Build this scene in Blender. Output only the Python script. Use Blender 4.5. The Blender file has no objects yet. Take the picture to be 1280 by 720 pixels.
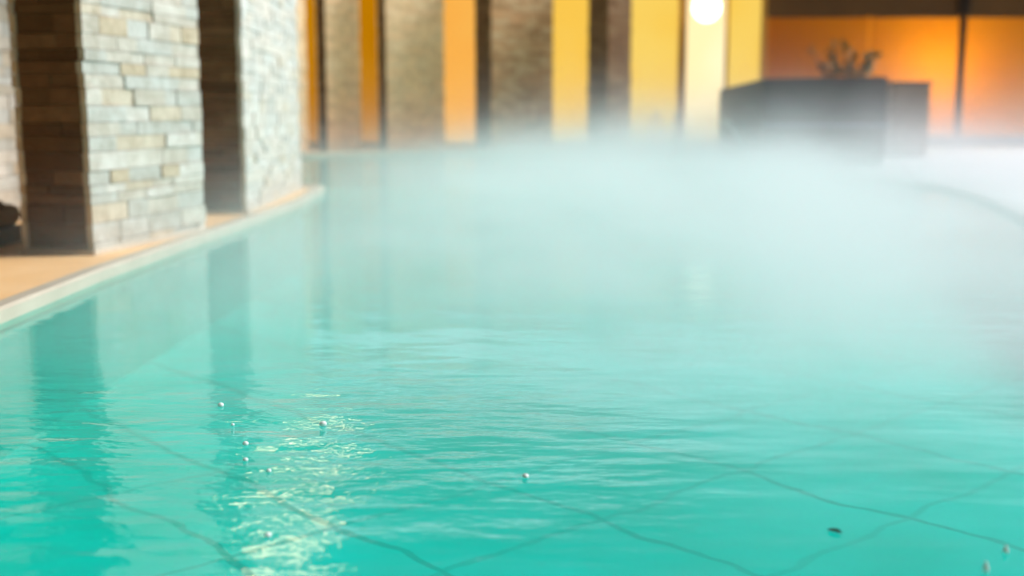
import bpy, bmesh, math, random
from mathutils import Vector, Matrix
from mathutils.geometry import tessellate_polygon

random.seed(7)
sc = bpy.context.scene
COL = sc.collection
F = 1477.0            # focal length in pixels of the 1280x720 frame
TH = math.atan(225 / F)
CAM = Vector((0, 0, 1.0))
FWD = Vector((0, math.cos(TH), -math.sin(TH)))
UP = Vector((0, math.sin(TH), math.cos(TH)))

def P(px, py, z=0.0):
    d = FWD + Vector((1, 0, 0)) * ((px - 640) / F) + UP * ((360 - py) / F)
    t = (z - CAM.z) / d.z
    return CAM + d * t

def at(px, y):                     # world x seen at image column px, at ground distance y
    return (px - 640) / F * y / math.cos(TH) * 1.0

# ------------------------------------------------------------------ helpers
def link(o, parent=None):
    COL.objects.link(o)
    if parent is not None:
        o.parent = parent
    return o

def tag(o, label=None, cat=None, group=None, kind=None):
    if label: o['label'] = label
    if cat: o['category'] = cat
    if group: o['group'] = group
    if kind: o['kind'] = kind
    return o

def mesh_obj(name, bm, mats, parent=None, smooth=False):
    me = bpy.data.meshes.new(name)
    bm.normal_update()
    bm.to_mesh(me); bm.free()
    if not isinstance(mats, (list, tuple)): mats = [mats]
    for m in mats: me.materials.append(m)
    if smooth:
        for p in me.polygons: p.use_smooth = True
    return link(bpy.data.objects.new(name, me), parent)

def empty(name, loc, rz=0):
    o = bpy.data.objects.new(name, None)
    o.location = loc; o.rotation_euler = (0, 0, rz); o.empty_display_size = .2
    return link(o)

def box(bm, x0, x1, y0, y1, z0, z1, mi=0):
    vs = [bm.verts.new(c) for c in ((x0,y0,z0),(x1,y0,z0),(x1,y1,z0),(x0,y1,z0),(x0,y0,z1),(x1,y0,z1),(x1,y1,z1),(x0,y1,z1))]
    for f in ((3,2,1,0),(4,5,6,7),(0,1,5,4),(1,2,6,5),(2,3,7,6),(3,0,4,7)):
        fc = bm.faces.new([vs[i] for i in f]); fc.material_index = mi

def bbox(x0, x1, y0, y1, z0, z1, bev=0.0, seg=2):
    bm = bmesh.new(); box(bm, x0, x1, y0, y1, z0, z1)
    if bev: bmesh.ops.bevel(bm, geom=bm.edges[:], offset=bev, segments=seg, profile=.5, affect='EDGES')
    return bm

def tube(pts, r, n=12, radii=None):
    bm = bmesh.new(); rings = []
    for i, p in enumerate(pts):
        a = pts[max(i-1, 0)]; b = pts[min(i+1, len(pts)-1)]
        t = (b - a).normalized()
        s = t.cross(Vector((0.13, 0.95, 0.2))).normalized(); u = s.cross(t)
        rr = radii[i] if radii else r
        rings.append([bm.verts.new(p + (s*math.cos(2*math.pi*k/n) + u*math.sin(2*math.pi*k/n))*rr) for k in range(n)])
    for a, b in zip(rings, rings[1:]):
        for k in range(n): bm.faces.new((a[k], a[(k+1)%n], b[(k+1)%n], b[k]))
    bm.faces.new(rings[0][::-1]); bm.faces.new(rings[-1])
    bmesh.ops.recalc_face_normals(bm, faces=bm.faces[:])
    return bm

# ------------------------------------------------------------------ materials
def mat(name):
    m = bpy.data.materials.new(name); m.use_nodes = True
    nt = m.node_tree; nt.nodes.clear()
    out = nt.nodes.new('ShaderNodeOutputMaterial')
    return m, nt, out

def N(nt, t, **kw):
    n = nt.nodes.new(t)
    for k, v in kw.items():
        if hasattr(n, k): setattr(n, k, v)
        else: n.inputs[k].default_value = v
    return n

def math_n(nt, op, a, b=None, c=None):
    n = nt.nodes.new('ShaderNodeMath'); n.operation = op
    for i, v in enumerate((a, b, c)):
        if v is None: continue
        if hasattr(v, 'is_output') or isinstance(v, bpy.types.NodeSocket): nt.links.new(v, n.inputs[i])
        else: n.inputs[i].default_value = v
    return n.outputs[0]

def ramp(nt, fac, stops, interp='LINEAR'):
    r = nt.nodes.new('ShaderNodeValToRGB'); r.color_ramp.interpolation = interp
    el = r.color_ramp.elements
    while len(el) < len(stops): el.new(.5)
    for e, (p, c) in zip(el, stops): e.position = p; e.color = (*c, 1)
    nt.links.new(fac, r.inputs[0]); return r.outputs[0]

def noise(nt, vec, scale, detail=3, rough=.5):
    n = nt.nodes.new('ShaderNodeTexNoise'); n.inputs['Scale'].default_value = scale
    n.inputs['Detail'].default_value = detail; n.inputs['Roughness'].default_value = rough
    if vec is not None: nt.links.new(vec, n.inputs['Vector'])
    return n

def geo_pos(nt):
    return nt.nodes.new('ShaderNodeNewGeometry').outputs['Position']

def surface(name, c1, c2, rough=.6, scale=4, bump=.0, metallic=0.0, spec=.4):
    m, nt, out = mat(name)
    b = nt.nodes.new('ShaderNodeBsdfPrincipled')
    pos = geo_pos(nt)
    n = noise(nt, pos, scale, 5, .6)
    nt.links.new(ramp(nt, n.outputs['Fac'], [(.3, c1), (.7, c2)]), b.inputs['Base Color'])
    b.inputs['Roughness'].default_value = rough; b.inputs['Metallic'].default_value = metallic
    b.inputs['Specular IOR Level'].default_value = spec
    if bump:
        bp = nt.nodes.new('ShaderNodeBump'); bp.inputs['Strength'].default_value = bump; bp.inputs['Distance'].default_value = .01
        nt.links.new(noise(nt, pos, scale*8, 4).outputs['Fac'], bp.inputs['Height']); nt.links.new(bp.outputs[0], b.inputs['Normal'])
    nt.links.new(b.outputs[0], out.inputs[0]); return m

def stone(name, stops, bright=1.0):
    m, nt, out = mat(name)
    g = nt.nodes.new('ShaderNodeNewGeometry'); b = nt.nodes.new('ShaderNodeBsdfPrincipled')
    stops = [(p, (c[0]*bright, c[1]*bright*.965, c[2]*bright*.93)) for p, c in stops]
    col = ramp(nt, g.outputs['Random Per Island'], stops, 'CONSTANT')
    n = noise(nt, g.outputs['Position'], 7, 5, .65)
    mottled = ramp(nt, n.outputs['Fac'], [(.3, (.72, .66, .58)), (.65, (1.08, 1.06, 1.04))])
    mx = nt.nodes.new('ShaderNodeMix'); mx.data_type = 'RGBA'; mx.blend_type = 'MULTIPLY'; mx.inputs[0].default_value = 1
    nt.links.new(col, mx.inputs[6]); nt.links.new(mottled, mx.inputs[7])
    nt.links.new(mx.outputs[2], b.inputs['Base Color']); b.inputs['Roughness'].default_value = .85
    bp = nt.nodes.new('ShaderNodeBump'); bp.inputs['Strength'].default_value = .5; bp.inputs['Distance'].default_value = .02
    nt.links.new(noise(nt, g.outputs['Position'], 22, 5).outputs['Fac'], bp.inputs['Height']); nt.links.new(bp.outputs[0], b.inputs['Normal'])
    nt.links.new(b.outputs[0], out.inputs[0]); return m

M = {}
M['stone'] = stone('split_face_stone', [(0, (.62,.60,.54)), (.16, (.56,.58,.55)), (.34, (.68,.67,.62)), (.52, (.60,.52,.39)),
                   (.6, (.60,.63,.61)), (.76, (.66,.60,.49)), (.88, (.54,.51,.43)), (.93, (.71,.71,.68))], .86)
M['stone_pale'] = stone('pale_split_stone', [(0, (.74,.74,.71)), (.2, (.68,.71,.70)), (.45, (.78,.77,.73)), (.7, (.72,.69,.61)),
                   (.78, (.76,.78,.77)), (.92, (.70,.70,.67))], .84)
M['stone_tan'] = stone('tan_split_stone', [(0, (.90,.68,.46)), (.2, (.84,.67,.46)), (.4, (.92,.72,.48)), (.6, (.78,.60,.40)), (.8, (.88,.72,.52))])
M['stone_brown'] = stone('brown_split_stone', [(0, (.40,.25,.13)), (.3, (.44,.31,.18)), (.6, (.32,.20,.10)), (.8, (.46,.35,.22))], 1.3)
M['stone_dark'] = stone('dark_brown_stone', [(0, (.24,.13,.055)), (.3, (.28,.17,.08)), (.6, (.19,.10,.04)), (.8, (.30,.19,.10))])
M['stone_end_shade'] = stone('brown_end_shade', [(0, (.15,.085,.04)), (.3, (.12,.07,.03)), (.55, (.18,.11,.055)), (.8, (.10,.055,.022))])  # shade of the pillar ends put into a darker stone colour
M['mortar'] = surface('grey_mortar', (.42,.39,.33), (.50,.47,.40), .9, 12)
M['sand_deck'] = surface('warm_sandstone_deck', (.86,.50,.20), (.92,.58,.28), .65, 3, .2)
M['white_deck'] = surface('pale_concrete_deck', (.80,.80,.84), (.88,.88,.90), .7, 2, .2)
M['coping'] = surface('cream_coping_stone', (.52,.43,.33), (.62,.53,.42), .5, 3, .15)
M['coping_pale'] = surface('pale_coping_stone', (.60,.62,.60), (.68,.70,.68), .5, 3, .15)
M['dark_wood'] = surface('dark_stained_wood', (.075,.045,.022), (.12,.07,.035), .55, 3, .2)
M['brown_wood'] = surface('brown_timber', (.20,.11,.045), (.27,.15,.06), .55, 2, .2)
M['fascia'] = surface('red_brown_fascia', (.13,.06,.014), (.19,.09,.02), .6, .8)
M['dark_metal'] = surface('dark_bronze_metal', (.05,.03,.02), (.08,.05,.03), .4, 3, 0, .6)
M['blue_sill'] = surface('blue_grey_stone_sill', (.16,.17,.24), (.22,.23,.31), .5, 3)
M['block'] = surface('dark_slate_block', (.05,.034,.026), (.075,.05,.04), .7, 2, .3)
M['amber_wall'] = surface('amber_plaster', (.86,.36,.012), (.90,.41,.02), .85, .8)
M['ochre_frame'] = surface('ochre_painted_frame', (.72,.36,.05), (.80,.42,.07), .5, 2)
M['ceiling'] = surface('brown_ceiling_boards', (.16,.10,.05), (.22,.14,.07), .7, 2)
M['leaf'] = surface('shrub_leaf', (.16,.13,.02), (.34,.22,.03), .5, 5)
M['bark'] = surface('shrub_bark', (.12,.08,.04), (.18,.12,.06), .8, 9)
M['float_leaf'] = surface('dark_fallen_leaf', (.03,.10,.08), (.05,.15,.11), .5, 30)
M['chrome'] = surface('brushed_steel', (.60,.60,.60), (.70,.70,.70), .25, 3, 0, .9)
M['cushion'] = surface('brown_cushion_cloth', (.30,.20,.11), (.36,.25,.14), .9, 30, .2)

def emitter(name, c, s, c2=None, scale=.8):
    m, nt, out = mat(name)
    e = nt.nodes.new('ShaderNodeEmission'); e.inputs['Strength'].default_value = s
    if c2:
        n = noise(nt, geo_pos(nt), scale, 1)
        nt.links.new(ramp(nt, n.outputs['Fac'], [(.35, c), (.65, c2)]), e.inputs['Color'])
    else: e.inputs['Color'].default_value = (*c, 1)
    nt.links.new(e.outputs[0], out.inputs[0]); return m

M['lit_deep'] = emitter('lit_window_deep_amber', (.62,.23,.0), .85, (.66,.26,.002))
M['lit_orange'] = emitter('lit_window_orange', (1.0,.46,.075), 1.0, (1.0,.50,.09))
M['lit_gold'] = emitter('lit_window_gold', (1.0,.60,.08), 1.0, (1.0,.64,.11))
M['lit_yellow'] = emitter('lit_window_yellow', (1.0,.64,.10), 1.0, (1.0,.68,.13))
M['lit_white'] = emitter('lit_door_pale', (1.0,.80,.42), 1.25, (1.0,.84,.50))
M['globe'] = emitter('lamp_globe_glow', (1.0,.88,.68), 5)

def glass_mat(name, tint, ior=1.45, rough=.02):
    m, nt, out = mat(name)
    g = N(nt, 'ShaderNodeNewGeometry'); fr = N(nt, 'ShaderNodeVectorMath'); fr.operation = 'DOT_PRODUCT'
    nt.links.new(g.outputs['Incoming'], fr.inputs[0]); nt.links.new(g.outputs['Normal'], fr.inputs[1])
    f0 = ((ior - 1)/(ior + 1))**2                       # Schlick reflectance, the same from both sides
    c5 = math_n(nt, 'POWER', math_n(nt, 'SUBTRACT', 1.0, math_n(nt, 'ABSOLUTE', fr.outputs['Value'])), 5.0)
    fac = math_n(nt, 'MULTIPLY_ADD', c5, 1 - f0, f0)
    tr = N(nt, 'ShaderNodeBsdfTransparent'); tr.inputs['Color'].default_value = (*tint, 1)
    gl = N(nt, 'ShaderNodeBsdfGlossy'); gl.inputs['Roughness'].default_value = rough
    mx = N(nt, 'ShaderNodeMixShader')
    nt.links.new(fac, mx.inputs[0]); nt.links.new(tr.outputs[0], mx.inputs[1]); nt.links.new(gl.outputs[0], mx.inputs[2])
    nt.links.new(mx.outputs[0], out.inputs[0]); return m, nt, fr, gl
M['glass'] = glass_mat('clear_window_glass', (.93,.90,.86))[0]
wm, wnt, wfr, wgl = glass_mat('rippled_pool_water', (.22,.97,.92), 1.58, .06)
M['water'] = wm
# ripples: long, low swells across the view plus fine chop in patches
pos = geo_pos(wnt)
mp = N(wnt, 'ShaderNodeMapping'); mp.inputs['Scale'].default_value = (1.0, 2.2, 1)
wnt.links.new(pos, mp.inputs['Vector'])
n1 = noise(wnt, mp.outputs[0], 1.6, 2, .5)
n2 = noise(wnt, mp.outputs[0], 6.0, 3, .55)
n3 = noise(wnt, pos, .55, 2)
chop = ramp(wnt, n3.outputs['Fac'], [(.42, (.12,)*3), (.62, (1,)*3)])
# a stronger patch of ripples spreading from where drops fall, near the middle of the left foreground
dv = nt_d = wnt.nodes.new('ShaderNodeVectorMath'); dv.operation = 'DISTANCE'; wnt.links.new(pos, dv.inputs[0]); dv.inputs[1].default_value = (-.75, 3.3, 0)
pm = wnt.nodes.new('ShaderNodeMapRange'); pm.interpolation_type = 'SMOOTHSTEP'
for k_, v_ in (('From Min', .3), ('From Max', 1.7), ('To Min', 1.0), ('To Max', .0)): pm.inputs[k_].default_value = v_
wnt.links.new(dv.outputs['Value'], pm.inputs['Value'])
h = math_n(wnt, 'ADD', math_n(wnt, 'MULTIPLY', n1.outputs['Fac'], .17), math_n(wnt, 'MULTIPLY', math_n(wnt, 'MULTIPLY', n2.outputs['Fac'], .06), chop))
h = math_n(wnt, 'ADD', h, math_n(wnt, 'MULTIPLY', math_n(wnt, 'ADD', n1.outputs['Fac'], math_n(wnt, 'MULTIPLY', n2.outputs['Fac'], .3)), math_n(wnt, 'MULTIPLY', pm.outputs[0], 1.0)))
wb = N(wnt, 'ShaderNodeBump'); wb.inputs['Strength'].default_value = 1.0; wb.inputs['Distance'].default_value = .028
wnt.links.new(h, wb.inputs['Height'])
wnt.links.new(wb.outputs[0], wfr.inputs[1]); wnt.links.new(wb.outputs[0], wgl.inputs['Normal'])
M['bead'] = surface('white_foam_bead', (.85,.93,.91), (.90,.96,.94), .3, 30)
M['jet'] = surface('white_falling_water', (.78,.90,.92), (.88,.95,.96), .2, 8)

# pool floor: large slabs laid on the diagonal with dark grout
m, nt, out = mat('turquoise_pool_slabs'); M['pool_floor'] = m
b = nt.nodes.new('ShaderNodeBsdfPrincipled'); b.inputs['Roughness'].default_value = .6
pos = geo_pos(nt)
dn = noise(nt, pos, 1.8, 3, .6)
va = nt.nodes.new('ShaderNodeVectorMath'); va.operation = 'MULTIPLY_ADD'
va.inputs[1].default_value = (.20, .20, 0)
nt.links.new(dn.outputs['Color'], va.inputs[0]); nt.links.new(pos, va.inputs[2])
def dot(v):
    d = nt.nodes.new('ShaderNodeVectorMath'); d.operation = 'DOT_PRODUCT'
    nt.links.new(va.outputs[0], d.inputs[0]); d.inputs[1].default_value = v; return d.outputs['Value']
a1 = dot((.74, .67, 0)); a2 = dot((.67, -.74, 0))
def lines(v, offs, w):
    best = None
    for o in offs:
        d = math_n(nt, 'ABSOLUTE', math_n(nt, 'SUBTRACT', v, o))
        best = d if best is None else math_n(nt, 'MINIMUM', best, d)
    mr = nt.nodes.new('ShaderNodeMapRange'); mr.interpolation_type = 'SMOOTHSTEP'
    mr.inputs['From Min'].default_value = w*.35; mr.inputs['From Max'].default_value = w
    nt.links.new(best, mr.inputs['Value']); return mr.outputs[0]
O1 = [.55, 1.25, 2.17, 2.66, 3.48, 4.42, 5.35, 6.3, 7.2, 8.1, 9.0, 9.9]
O2 = [-.7, -1.5, -2.34, -3.18, -3.82, -4.8, -5.6, -6.5, -7.4, -8.3, -9.2]
k = math_n(nt, 'MINIMUM', lines(a1, O1, .026), math_n(nt, 'ADD', math_n(nt, 'MULTIPLY', lines(a2, O2, .024), .6), .4))
big = noise(nt, pos, .9, 3, .55)
base = ramp(nt, big.outputs['Fac'], [(.3, (.003,.58,.50)), (.7, (.005,.74,.69))])
mx = nt.nodes.new('ShaderNodeMix'); mx.data_type = 'RGBA'
nt.links.new(k, mx.inputs[0]); mx.inputs[6].default_value = (.006,.50,.44,1); nt.links.new(base, mx.inputs[7])
nt.links.new(mx.outputs[2], b.inputs['Base Color']); nt.links.new(b.outputs[0], out.inputs[0])
M['pool_wall'] = surface('turquoise_pool_wall', (.01,.42,.36), (.01,.50,.44), .6, 2)

# ------------------------------------------------------------------ pool outline
left_edge = [Vector((-2.42, -2.5, 0))] + [P(*p) for p in ((0, 402), (120, 352), (260, 301), (376, 258))]
left_edge += [Vector(v) for v in ((-2.30, 14.35, 0), (-2.55, 14.6, 0), (-6.5, 15.4, 0), (-6.5, 23.6, 0))]
far_edge = [Vector(v) for v in ((-4.3, 24.4, 0), (-3.0, 25.1, 0), (-1.2, 25.6, 0), (.8, 25.9, 0), (2.6, 26.1, 0))]
right_edge = [Vector(v) for v in ((4.45, 26.2, 0), (3.85, 19.0, 0), (4.15, 18.5, 0), (4.45, 18.0, 0), (4.7, 17.4, 0), (4.9, 16.7, 0), (5.05, 15.9, 0))]
right_edge += [P(*p) for p in ((1140, 231), (1170, 236), (1200, 243), (1240, 257), (1280, 277))] + [Vector((4.1, 8.6, 0)), Vector((3.75, 6.5, 0)), Vector((3.5, 3, 0)), Vector((3.4, -2.5, 0))]
outline = left_edge + far_edge + right_edge
DZ = .05

def flat(pts, z, z_lo=None):
    bm = bmesh.new()
    tris = tessellate_polygon([[Vector((p.x, p.y, 0)) for p in pts]])
    vs = [bm.verts.new((p.x, p.y, z)) for p in pts]
    for t in tris: bm.faces.new([vs[i] for i in t])
    if z_lo is not None:
        lo = [bm.verts.new((p.x, p.y, z_lo)) for p in pts]
        for t in tris: bm.faces.new([lo[i] for i in t][::-1])
        n = len(pts)
        for i in range(n): bm.faces.new((vs[i], lo[i], lo[(i+1)%n], vs[(i+1)%n]))
    bmesh.ops.recalc_face_normals(bm, faces=bm.faces[:])
    if z_lo is None:
        for f in bm.faces:
            if f.normal.z < 0: f.normal_flip()
    return bm

tag(mesh_obj('floor_left', flat([Vector((-9, -2.5, 0))] + left_edge + far_edge + [Vector((2.6, 34, 0)), Vector((-9, 34, 0))], DZ, -.02), M['sand_deck']), kind='structure')
tag(mesh_obj('floor_right', flat([far_edge[-1]] + right_edge + [Vector((18, -2.5, 0)), Vector((18, 34, 0)), Vector((2.6, 34, 0))], DZ, -.02), M['white_deck']), kind='structure')

# coping ring: a lip stone along the water edge
def coping(name, pts, w, m, over=.03, z0=-.03, z1=.075):
    bm = bmesh.new(); prof = []
    for i, p in enumerate(pts):
        a = pts[max(i-1, 0)]; c = pts[min(i+1, len(pts)-1)]
        t = (c - a).normalized(); nrm = Vector((-t.y, t.x, 0))      # left of travel = away from the water
        i0 = p - nrm*over; o0 = p + nrm*w
        prof.append([bm.verts.new((q.x, q.y, z)) for q, z in ((i0, z0), (i0 + nrm*0, z1-.015), (i0 + nrm*.015, z1), (o0, z1-.005), (o0, z0))])
    for a, c in zip(prof, prof[1:]):
        for k in range(5): bm.faces.new((a[k], a[(k+1)%5], c[(k+1)%5], c[k]))
    bm.faces.new(prof[0]); bm.faces.new(prof[-1][::-1])
    bmesh.ops.recalc_face_normals(bm, faces=bm.faces[:])
    return tag(mesh_obj(name, bm, m), kind='structure')
def dense(pts, step=.5):
    out = []
    for a, c in zip(pts, pts[1:]):
        n = max(1, int((c-a).length/step))
        out += [a.lerp(c, i/n) for i in range(n)]
    return out + [pts[-1]]
coping('trim_1', dense(left_edge[:6]), .08, M['coping'])
coping('trim_2', dense(left_edge[5:] + far_edge, .8), .30, M['coping'])
coping('trim_3', dense(right_edge[1:]), .13, M['coping_pale'], .03, -.03, .058)

PZ = -.65
bm = bmesh.new()
top = [bm.verts.new((p.x, p.y, -.02)) for p in outline]; bot = [bm.verts.new((p.x, p.y, PZ)) for p in outline]
for i in range(len(outline)): bm.faces.new((top[i], bot[i], bot[(i+1)%len(outline)], top[(i+1)%len(outline)]))
tag(mesh_obj('wall_pool_basin', bm, M['pool_wall']), kind='structure')
tag(mesh_obj('floor_pool_basin', flat(outline, PZ), M['pool_floor']), kind='structure')
tag(mesh_obj('pool_water', flat(outline, 0.0), M['water']), 'rippled turquoise water filling the curved steaming pool', 'water', kind='stuff')

# ------------------------------------------------------------------ stone pillars
def cladding(L, T, H, seed, hmin=.06, hmax=.13, lmin=.16, lmax=.5, rough=.011, mort=1):
    """Coursed split stones round a core L (along local y) by T (local x), base at z=0, centred."""
    rnd = random.Random(seed); bm = bmesh.new()
    box(bm, -T/2+.02, T/2-.02, -L/2+.02, L/2-.02, 0, H, mort)
    z = 0.0; course = 0
    while z < H - .02:
        ch = min(rnd.uniform(hmin, hmax), H - z); g = .004
        for axis in (0, 1):
            ln = L if axis == 0 else T
            for s in (-1, 1):
                half = ln/2 - (.045 if axis else 0)
                a = -half
                while a < half - .01:
                    e = min(a + rnd.uniform(lmin, lmax), half)
                    if half - e < lmin*.5: e = half
                    o = (T if axis == 0 else L)/2 + rnd.uniform(-rough*.6, rough)
                    ea = a - (rnd.uniform(0, rough*1.6) if a == -half and not axis else 0)
                    ee = e + (rnd.uniform(0, rough*1.6) if e == half and not axis else 0)
                    dpt = .045
                    if axis == 0:
                        xs = sorted((s*o, s*(o-dpt))); box(bm, xs[0], xs[1], ea+g/2, ee-g/2, z+g/2, z+ch-g/2)
                    else:
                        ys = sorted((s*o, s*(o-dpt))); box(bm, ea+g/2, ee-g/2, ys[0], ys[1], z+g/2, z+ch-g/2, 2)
                    a = e
        z += ch; course += 1
    return bm

def pillar(cx, cy, L, T, H, rz, m, label, seed, group=None, z=DZ):
    r = empty('stone_pillar', (cx, cy, z), rz)
    tag(r, label, 'pillar', group)
    mesh_obj('stone_cladding', cladding(L, T, H, seed), [m, M['mortar'], M['stone_end_shade']], r)
    mesh_obj('plinth', bbox(-T/2-.02, T/2+.02, -L/2-.02, L/2+.02, -.02, .035, .012), M['coping'], r)
    mesh_obj('capital', bbox(-T/2-.05, T/2+.05, -L/2-.05, L/2+.05, H, H+.10, .015), M['coping'], r)
    return r

# left colonnade, pool-facing faces near x = -2.5
def colonnade_pillar(pl, pr, pend, py_near, m, label, seed, H=3.5):
    a = P(pl, py_near, DZ)                 # near pool-side corner on the deck
    return a
a = P(118, 319, DZ); bcor = Vector((at(259, 9.15), 9.15, 0))
def place_pillar(a, b, T, m, label, seed, H=3.5):
    d = (b - a); d.z = 0; L = d.length; rz = math.atan2(d.y, d.x) - math.pi/2
    nrm = Vector((-d.y, d.x, 0)).normalized()
    c = (a + b)/2 + nrm*T/2
    return pillar(c.x, c.y, L, T, H, rz, m, label, seed)
place_pillar(a, bcor, .52, M['stone'], 'widest pillar of cream and grey split stone on the near left edge of the pool', 3)
a = P(309, 268, DZ); bcor = Vector((at(380, 14.0), 14.0, 0))
place_pillar(a, bcor, .46, M['stone_pale'], 'pale white stone pillar at the pool corner, behind the widest pillar', 5)
# unseen wall behind the camera, added to cut the light from that side

tag(mesh_obj('wall_light_block', bbox(-8.6, 9, -3.1, -2.9, DZ, 5.0), M['brown_wood']), kind='structure')

# second row: stone clad wall behind the colonnade, dark bench in front of it
wl = empty('wall_left', (-4.4, 9.75, DZ)); tag(wl, kind='structure')
mesh_obj('stone_cladding', cladding(1.7, .4, 3.5, 11), [M['stone'], M['mortar'], M['stone_end_shade']], wl)
tag(mesh_obj('wall_left_far', bbox(-8.6, -8.4, -2, 33.5, DZ, 4.1), M['brown_wood']), kind='structure')
tag(mesh_obj('ceiling', bbox(-8.6, -2.15, -2, 14.9, 3.66, 3.85), M['ceiling']), kind='structure')

r = empty('bench', (-3.95, 8.25, DZ)); tag(r, 'dark brown cushioned bench with a rounded end beside the widest pillar', 'bench')
mesh_obj('base', bbox(-.9, .42, -.28, .28, 0, .12, .015), M['dark_wood'], r)
mesh_obj('seat_cushion', bbox(-.9, .42, -.30, .28, .12, .27, .07, 5), M['cushion'], r, True)
mesh_obj('bolster', bbox(-.42, .40, -.27, .05, .24, .32, .05, 5), M['cushion'], r, True)

# ------------------------------------------------------------------ far arc of pillars, each turned so its dark end shows
def far_pillar(px_end, px_corner, px_face, y, phi, m, label, seed, m_end=None, H=4.0):
    wface = (px_face - px_corner)/F*y/math.cos(phi); tend = (px_corner - px_end)/F*y/math.sin(phi)
    near = Vector((at(px_corner, y), y, 0))
    d = Vector((math.cos(phi), math.sin(phi), 0))      # along the pool-facing face, away to the right
    return place_pillar(near, near + d*wface, tend, m, label, seed, H)
far_pillar(400, 415, 451, 26.0, math.radians(46), M['stone_tan'], 'narrowest tan stone pillar across the pool, between deep amber windows', 21)
far_pillar(474, 488, 556, 26.2, math.radians(30), M['stone_tan'], 'wide grey-green stone pillar across the pool, left of the bright orange window', 22)
far_pillar(594, 616, 692, 26.4, math.radians(34), M['stone_brown'], 'brownish stone pillar across the pool, between the orange and the gold window', 23)
far_pillar(734, 757, 787, 26.7, math.radians(40), M['stone_dark'], 'dark brown stone pillar across the pool, left of the yellow window', 24)
# pillar glimpsed right behind the corner of the pale one
far_pillar(352, 366, 386, 25.2, math.radians(50), M['stone_tan'], 'sliver of tan stone pillar seen beside the pale corner pillar', 25)

# ------------------------------------------------------------------ back building
YB = 29.6
def zat(py, y): return 1 + (135 - py)/F*y
WALLZ = 4.15
def window(idx, px0, px1, y, mt, z0=.10, z1=3.9, fr=.05, fm='dark_metal'):
    x0, x1 = at(px0, y), at(px1, y)
    w = empty('window_%d' % idx, ((x0+x1)/2, y, DZ)); tag(w, kind='structure')
    hw = (x1-x0)/2
    bm = bmesh.new()
    for bx in ((-hw-fr, -hw, z0-fr, z1+fr), (hw, hw+fr, z0-fr, z1+fr), (-hw, hw, z0-fr, z0), (-hw, hw, z1, z1+fr)):
        box(bm, bx[0], bx[1], -.05, .05, bx[2], bx[3])
    mesh_obj('frame', bm, M[fm], w)
    mesh_obj('pane', bbox(-hw, hw, -.012, .012, z0, z1), M[mt], w)
    return w
window(1, 372, 404, YB, 'lit_deep', fr=.06)
window(2, 440, 478, YB, 'lit_deep', fr=.06)
window(3, 548, 601, YB, 'lit_orange', fr=.06, fm='ochre_frame')
window(4, 682, 740, YB, 'lit_gold', fr=.06, fm='ochre_frame')
window(5, 777, 841, YB, 'lit_yellow', fr=.06, fm='ochre_frame')
window(6, 851, 898, YB, 'lit_white', fr=.05, fm='ochre_frame')
window(7, 902, 941, YB, 'lit_yellow', fr=.05, fm='ochre_frame')
# solid wall pieces between the windows
bm = bmesh.new()
cuts = [(-200, 368), (408, 436), (482, 544), (605, 678), (744, 773)]
for p0, p1 in cuts:
    box(bm, at(p0, YB), at(p1, YB), YB-.02, YB+.25, DZ, WALLZ)
box(bm, at(-200, YB), at(946, YB), YB-.03, YB+.25, 4.02, WALLZ+.01)
tag(mesh_obj('wall_back', bm, M['brown_wood']), kind='structure')
# right wing: glazed front with a lit amber wall behind
xg0, xg1 = at(947, YB), at(1420, YB)
YW = 32.4
tag(mesh_obj('wall_back_amber', bbox(xg0-.1, xg1, YW, YW+.15, DZ, 4.2), M['amber_wall']), kind='structure')
tag(mesh_obj('wall_partition', bbox(xg0-.12, xg0+.02, YB-.05, YW, DZ, 4.2), M['ochre_frame']), kind='structure')
tag(mesh_obj('wall_fascia', bbox(xg0, xg1, YB-.06, YB+.12, 3.22, 4.2), M['fascia']), kind='structure')
for i, (p0, p1) in enumerate(((951, 1070), (1074, 1181), (1189, 1272), (1280, 1400))):
    x0, x1 = at(p0, YB), at(p1, YB)
    w = empty('window_%d' % (8+i), ((x0+x1)/2, YB, DZ)); tag(w, kind='structure')
    hw = (x1-x0)/2
    mesh_obj('glass_pane', bbox(-hw, hw, -.008, .008, .26, 3.2), M['glass'], w)
    bm = bmesh.new(); box(bm, -hw, hw, -.03, .03, .22, .27); box(bm, -hw, hw, -.03, .03, 3.14, 3.19)
    mesh_obj('frame', bm, M['dark_metal'], w)
def post(px, label, w=.075):
    r = empty('mullion_post', (at(px, YB-.1), YB-.12, DZ)); tag(r, label, 'post')
    mesh_obj('shaft', bbox(-w, w, -.05, .05, 0, zat(24, YB)), M['dark_metal'], r)
    mesh_obj('bracket', bbox(-w*1.8, w*1.8, -.09, .05, zat(24, YB)-DZ, 4.0, .02), M['dark_metal'], r)
post(1185, 'slim dark post with a thicker head splitting the glowing amber wall')
post(1277, 'slim dark post at the right edge of the glowing amber wall')
tag(mesh_obj('trim_4', bbox(at(1060, YB), xg1, YB-.30, YB-.05, DZ, .30, .015), M['blue_sill']), kind='structure')
tag(mesh_obj('ceiling_back', bbox(-8.4, 17.5, 26.9+1.8, 33.8, 4.2, 4.36), M['ceiling']), kind='structure')
tag(mesh_obj('wall_end', bbox(-8.4, 17.5, 33.6, 33.8, DZ, 4.2), M['brown_wood']), kind='structure')

def point(name, loc, col, e, rad=.15):
    l = bpy.data.lights.new(name, 'POINT'); l.color = col; l.energy = e; l.shadow_soft_size = rad
    o = bpy.data.objects.new(name, l); o.location = loc; return link(o)
point('amber_room_light', (at(1185, 30.9), 30.9, 2.0), (1, .68, .06), 180, .05)
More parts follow.
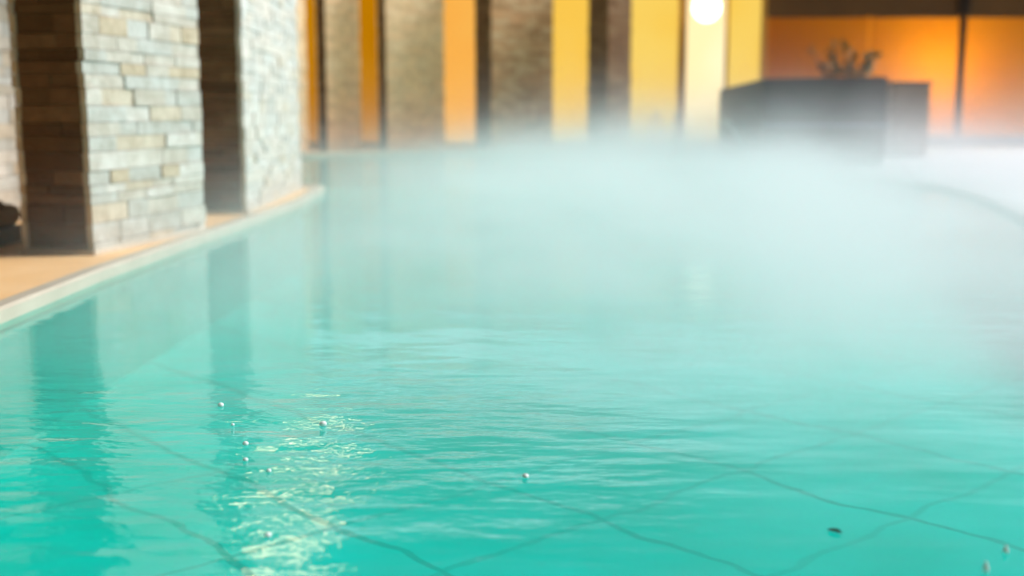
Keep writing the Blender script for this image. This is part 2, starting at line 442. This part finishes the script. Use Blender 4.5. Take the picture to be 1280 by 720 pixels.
# added fill lights hung unseen over the pool, each throwing its light one way onto the pillars
for x_ in (-3.0, 1.2):
    l = bpy.data.lights.new('added_arcade_fill', 'AREA'); l.shape = 'RECTANGLE'; l.size = 1.6; l.size_y = .4; l.energy = 66; l.color = (1, .80, .58)
    o = link(bpy.data.objects.new('added_arcade_fill', l)); o.location = (x_, 22.6, 4.4)
    o.rotation_euler = (Vector((x_ - .3, 26.6, 2.0)) - Vector((x_, 22.6, 4.4))).to_track_quat('-Z', 'Y').to_euler()
# warm downlights under the colonnade eave
point('eave_light', (-2.0, 12.3, 3.45), (1, .66, .38), 34, .32)
point('eave_light', (-1.95, 8.9, 3.5), (1, .66, .38), 44, .30)

# lamp hanging in front of the pale door
r = empty('pendant_lamp', (at(875, 29.0), 29.0, 4.2)); tag(r, 'glowing round pendant lamp over the pale lit doorway', 'lamp')
zc = zat(14, 29.0) - 4.2
bm = bmesh.new(); bmesh.ops.create_uvsphere(bm, u_segments=24, v_segments=16, radius=.33); bmesh.ops.translate(bm, verts=bm.verts, vec=(0, 0, zc))
mesh_obj('globe_shade', bm, M['globe'], r, True)
mesh_obj('cord', tube([Vector((0, 0, zc+.35)), Vector((0, 0, 0))], .012, 8), M['dark_metal'], r)
mesh_obj('canopy', tube([Vector((0, 0, -.05)), Vector((0, 0, 0))], .07, 16), M['dark_metal'], r)

# ------------------------------------------------------------------ dark slate block with water spout
x0, x1 = at(947, 19), at(1098, 19)
r = empty('fountain_block', (x0, 19.0, DZ)); tag(r, 'large dark slate fountain block rising from the mist beyond the water', 'fountain')
bm = bmesh.new()
xf = at(893, 26.3)
zt = zat(99, 19) - DZ; zt2 = zat(112, 26.3) - DZ
base = [(0, 0, zt), (x1-x0, 0, zt+.03), (x1-x0+.5, 7.3, zt), (xf-x0, 7.3, zt2)]
lo = [bm.verts.new((p[0], p[1], 0)) for p in base]; hi = [bm.verts.new(p) for p in base]
bm.faces.new(lo[::-1]); bm.faces.new(hi)
for i in range(4): bm.faces.new((lo[i], lo[(i+1)%4], hi[(i+1)%4], hi[i]))
bmesh.ops.bevel(bm, geom=bm.edges[:], offset=.03, segments=2, affect='EDGES')
mesh_obj('body', bm, M['block'], r)
bm = bbox(0, x1-x0+.02, -.03, .02, zt*.46, zt*.50); mesh_obj('ledge', bm, M['blue_sill'], r)
sx, sy = at(903, 21.5) - x0, 21.5 - 19
mesh_obj('spout', tube([Vector((sx+.55, sy, .66)), Vector((sx+.1, sy, .66)), Vector((sx, sy-.02, .65))], .05, 12), M['chrome'], r)
# lighter low shelf block right of it
r = empty('planter_wall', (at(1122, 23.5), 23.6, DZ)); tag(r, 'low brown planter wall at the right side of the slate fountain block', 'planter')
hw = (at(1146, 23.5) - at(1098, 23.5))/2
mesh_obj('body', bbox(-hw+.06, hw, -.3, 1.2, 0, zat(103, 23.5)-DZ-.06, .02), M['brown_wood'], r)
mesh_obj('cap', bbox(-hw+.05, hw+.03, -.33, 1.23, zat(103, 23.5)-DZ-.06, zat(103, 23.5)-DZ, .01), M['block'], r)
# arc of water
pts, rad = [], []
A0 = Vector((at(898, 21.5)-.02, 21.4, zat(150, 21.5))); B0 = Vector((at(937, 19.2), 19.2, -.01))
for i in range(25):
    t = i/24
    p = A0.lerp(B0, t); p.z = A0.z + (B0.z - A0.z)*t*t*.85 + (B0.z-A0.z)*t*.15
    pts.append(p); rad.append(.045 + .03*t)
tag(mesh_obj('water_jet', tube(pts, .05, 12, rad), M['jet'], None, True), 'pale arc of water falling from the slate fountain block into the pool', 'water jet')

# shrub standing on the block
r = empty('leafy_shrub', (at(1043, 21.2), 21.2, zt+DZ+.0)); tag(r, 'sparse leafy shrub growing on top of the slate block', 'shrub')
rnd = random.Random(4)
bmS = bmesh.new(); bmL = bmesh.new()
for k in range(16):
    a = rnd.uniform(0, 6.28); lean = rnd.uniform(.1, .55); hh = rnd.uniform(.25, .62)
    p0 = Vector((rnd.uniform(-.35, .4), rnd.uniform(-.15, .15), 0)); p1 = p0 + Vector((math.cos(a)*lean*.8, math.sin(a)*lean*.4, hh))
    t = tube([p0, p0.lerp(p1, .5) + Vector((0, 0, .05)), p1], .008, 5)
    me = bpy.data.meshes.new('tmp'); t.to_mesh(me); t.free(); bmS.from_mesh(me); bpy.data.meshes.remove(me)
    for j in range(16):
        c = p0.lerp(p1, rnd.uniform(.25, 1.05)); d = Vector((rnd.uniform(-1, 1), rnd.uniform(-1, 1), rnd.uniform(-.3, 1))).normalized()
        s = d.cross(Vector((rnd.uniform(-1, 1), rnd.uniform(-1, 1), rnd.uniform(-1, 1)))).normalized(); l = rnd.uniform(.08, .16)
        n = d.cross(s)
        v = [bmL.verts.new(q) for q in (c, c + d*l*.5 + s*l*.25 + n*l*.06, c + d*l, c + d*l*.5 - s*l*.25 + n*l*.06)]
        bmL.faces.new((v[0], v[1], v[2])); bmL.faces.new((v[0], v[2], v[3]))
mesh_obj('stems', bmS, M['bark'], r); mesh_obj('foliage', bmL, M['leaf'], r)

# grab rail at the far pool edge
r = empty('pool_handrail', (at(822, 26.0), 26.35, DZ)); tag(r, 'faint steel pool handrail in the mist before the yellow window', 'handrail')
w_ = .30; hr = zat(140, 26.2) - DZ
for s in (-.06, .42):
    pts = [Vector((s - .14, 0, 0)), Vector((s - .10, 0, hr*.6)), Vector((s - .05, 0, hr*.93)), Vector((s, 0, hr)), Vector((s + .05, 0, hr*.93)), Vector((s + .10, 0, hr*.6)), Vector((s + .14, 0, 0))]
    mesh_obj('rail', tube(pts, .022, 10), M['chrome'], r)

# ------------------------------------------------------------------ beads of water and a leaf on the surface
beads = [(404, 532, .016, 'largest of the water beads, beside the broken white reflection'),
         (657, 597, .012, 'lone white water bead near the middle of the turquoise foreground'),
         (335, 671, .011, 'water bead on open turquoise water at the tail of the broken white reflection'),
         (336, 590, .010, 'water bead near the lower point of the white reflection'),
         (276, 508, .014, 'water bead highest in the dark green reflected stripe'),
         (307, 556, .012, 'tall water bead at the right side of the dark green reflected stripe'),
         (307, 576, .010, 'low water bead right under the tall bead in the green stripe'),
         (291, 532, .008, 'tiny flat water bead in the middle of the green stripe')]
for px, py, rr, lab in beads:
    p = P(px, py)
    bm = bmesh.new(); bmesh.ops.create_uvsphere(bm, u_segments=14, v_segments=8, radius=rr*.75)
    for v in bm.verts: v.co.z *= .8
    o = mesh_obj('water_bead', bm, M['bead'], None, True); o.location = (p.x, p.y, rr*.35)
    tag(o, lab, 'water bead', 'water beads on the pool surface')
for px, py, hh, lab in ((1257, 692, .022, 'small upright splash drop above the bottom right corner'), (1232, 716, .03, 'small splash drop cut by the bottom edge near the corner')):
    p = P(px, py)
    bm = bmesh.new(); bmesh.ops.create_uvsphere(bm, u_segments=12, v_segments=10, radius=.007)
    for v in bm.verts: v.co.z *= hh/.007*.5; v.co.x *= 1 - .4*(v.co.z > 0)
    o = mesh_obj('splash_drop', bm, M['bead'], None, True); o.location = (p.x, p.y, hh*.4)
    tag(o, lab, 'splash drop', 'splash drops in the foreground corner')
p = P(1043, 666)
bm = bmesh.new()
ol = [(-.02, 0), (-.012, .008), (0, .011), (.012, .007), (.02, 0), (.012, -.008), (0, -.010), (-.012, -.007)]
ctr = bm.verts.new((0, 0, .0005)); vs = [bm.verts.new((x, y, .004*abs(y)/.01 + .002)) for x, y in ol]
for i in range(8): bm.faces.new((ctr, vs[i], vs[(i+1) % 8]))
g = bmesh.ops.extrude_face_region(bm, geom=bm.faces[:]); bmesh.ops.translate(bm, verts=[v for v in g['geom'] if isinstance(v, bmesh.types.BMVert)], vec=(0, 0, .001))
o = mesh_obj('floating_leaf', bm, M['float_leaf']); o.location = (p.x, p.y, .001); o.rotation_euler = (0, 0, -.7); tag(o, 'small dark leaf floating on the turquoise water at lower right', 'leaf')

# ------------------------------------------------------------------ steam
m, nt, out = mat('drifting_steam')
vol = nt.nodes.new('ShaderNodeVolumePrincipled'); vol.inputs['Color'].default_value = (1, .978, 1, 1); vol.inputs['Anisotropy'].default_value = .3
pos = geo_pos(nt)
tc = nt.nodes.new('ShaderNodeTexCoord'); pos = tc.outputs['Object']
sep = nt.nodes.new('ShaderNodeSeparateXYZ'); nt.links.new(pos, sep.inputs[0])
X, Y, Z = sep.outputs
def sstep(v, a, b_, lo=0., hi=1.):
    mr = nt.nodes.new('ShaderNodeMapRange'); mr.interpolation_type = 'SMOOTHSTEP'
    for n_, q in (('From Min', a), ('From Max', b_), ('To Min', lo), ('To Max', hi)): mr.inputs[n_].default_value = q
    nt.links.new(v, mr.inputs['Value']); return mr.outputs[0]
def hfall(sc_, p_):
    return math_n(nt, 'EXPONENT', math_n(nt, 'MULTIPLY', math_n(nt, 'POWER', math_n(nt, 'DIVIDE', Z, sc_), p_), -1.0))
mp = N(nt, 'ShaderNodeMapping'); mp.inputs['Scale'].default_value = (1, .6, 1.4); nt.links.new(pos, mp.inputs['Vector'])
nz = noise(nt, mp.outputs[0], .8, 3, .55)
fn = sstep(nz.outputs['Fac'], .32, .68, .35, 1.65)
# a dense layer lying on the water and a thin taller drift over the far right half
low = math_n(nt, 'MULTIPLY', math_n(nt, 'MULTIPLY', sstep(X, -2.2, 1.5, .15, 1.0), sstep(Y, 2.5, 4.6)), hfall(.40, 1.7))
low = math_n(nt, 'MULTIPLY', math_n(nt, 'MULTIPLY', low, sstep(Y, 13, 21, 1, .18)), sstep(X, 2.6, 4.3, 1, .12))
tall = math_n(nt, 'MULTIPLY', math_n(nt, 'MULTIPLY', sstep(X, -1.5, 3.0, .06, 1.0), sstep(Y, 7, 18)), hfall(.85, 2.0))
tall = math_n(nt, 'MULTIPLY', tall, sstep(X, 5.0, 8.0, 1, .35))
d = math_n(nt, 'MULTIPLY_ADD', low, .95, math_n(nt, 'MULTIPLY', tall, .145))
nt.links.new(math_n(nt, 'MULTIPLY', d, fn), vol.inputs['Density'])
nt.links.new(vol.outputs[0], out.inputs['Volume'])
bm = flat([Vector(v) for v in ((-1.9, 2.3, 0), (-2.05, 8, 0), (-2.0, 14.4, 0), (-5.5, 16, 0), (-4.2, 23.6, 0), (-2.5, 24.6, 0), (-1, 25.1, 0), (3, 25.6, 0), (6, 27.5, 0), (10.8, 28.8, 0), (10.5, 14, 0), (5, 2.3, 0))], 2.6, .06)
steam = mesh_obj('steam', bm, m)
tag(steam, 'white steam drifting low over the right half of the pool', 'steam', kind='stuff')

# ------------------------------------------------------------------ lights: overcast sky with a soft sun from the right
w = bpy.data.worlds.new('World'); sc.world = w; w.use_nodes = True
nt = w.node_tree; nt.nodes.clear()
out = nt.nodes.new('ShaderNodeOutputWorld'); bg = nt.nodes.new('ShaderNodeBackground'); nt.links.new(bg.outputs[0], out.inputs[0])
tc = nt.nodes.new('ShaderNodeTexCoord')
dp = nt.nodes.new('ShaderNodeVectorMath'); dp.operation = 'DOT_PRODUCT'
dp.inputs[1].default_value = Vector((.62, .78, .10)).normalized(); nt.links.new(tc.outputs['Generated'], dp.inputs[0])
az = ramp(nt, math_n(nt, 'MULTIPLY_ADD', dp.outputs['Value'], .5, .5), [(0, (.01,.012,.012)), (.42, (.04,.05,.05)), (.6, (.6,.72,.76)), (.78, (2.0,2.22,2.4)), (1, (3.4,3.7,4.1))])
sp = nt.nodes.new('ShaderNodeSeparateXYZ'); nt.links.new(tc.outputs['Generated'], sp.inputs[0])
el = ramp(nt, sp.outputs[2], [(.12, (1,1,1)), (.21, (.50,.52,.52)), (.30, (.08,.09,.09)), (1, (.04,.05,.05))])
mw = nt.nodes.new('ShaderNodeMix'); mw.data_type = 'RGBA'; mw.blend_type = 'MULTIPLY'; mw.inputs[0].default_value = 1
nt.links.new(az, mw.inputs[6]); nt.links.new(el, mw.inputs[7]); nt.links.new(mw.outputs[2], bg.inputs['Color'])
bg.inputs['Strength'].default_value = 1.0
s = bpy.data.lights.new('hazy_sun', 'SUN'); s.energy = 4.6; s.angle = math.radians(25); s.color = (.98, .99, 1.0)
so = bpy.data.objects.new('hazy_sun', s); so.rotation_euler = Vector((-1, -.25, -.88)).to_track_quat('-Z', 'Y').to_euler(); link(so)

# ------------------------------------------------------------------ camera
cd = bpy.data.cameras.new('camera'); cam = bpy.data.objects.new('camera', cd); link(cam)
cam.location = CAM; cam.rotation_euler = (math.pi/2 - TH, 0, 0)
cd.sensor_width = 36; cd.lens = 36*F/1280; cd.clip_end = 200
cd.dof.use_dof = True; cd.dof.focus_distance = 3.9; cd.dof.aperture_fstop = 1.15
sc.camera = cam
sc.view_settings.view_transform = 'Standard'; sc.view_settings.look = 'None'; sc.view_settings.gamma = 1
sc.view_settings.use_curve_mapping = False; sc.view_settings.exposure = -.05
sc.cycles.volume_bounces = 4
sc.cycles.max_bounces = 8; sc.cycles.transparent_max_bounces = 12
sc.cycles.volume_step_rate = 1.5
sc.cycles.use_denoising = True
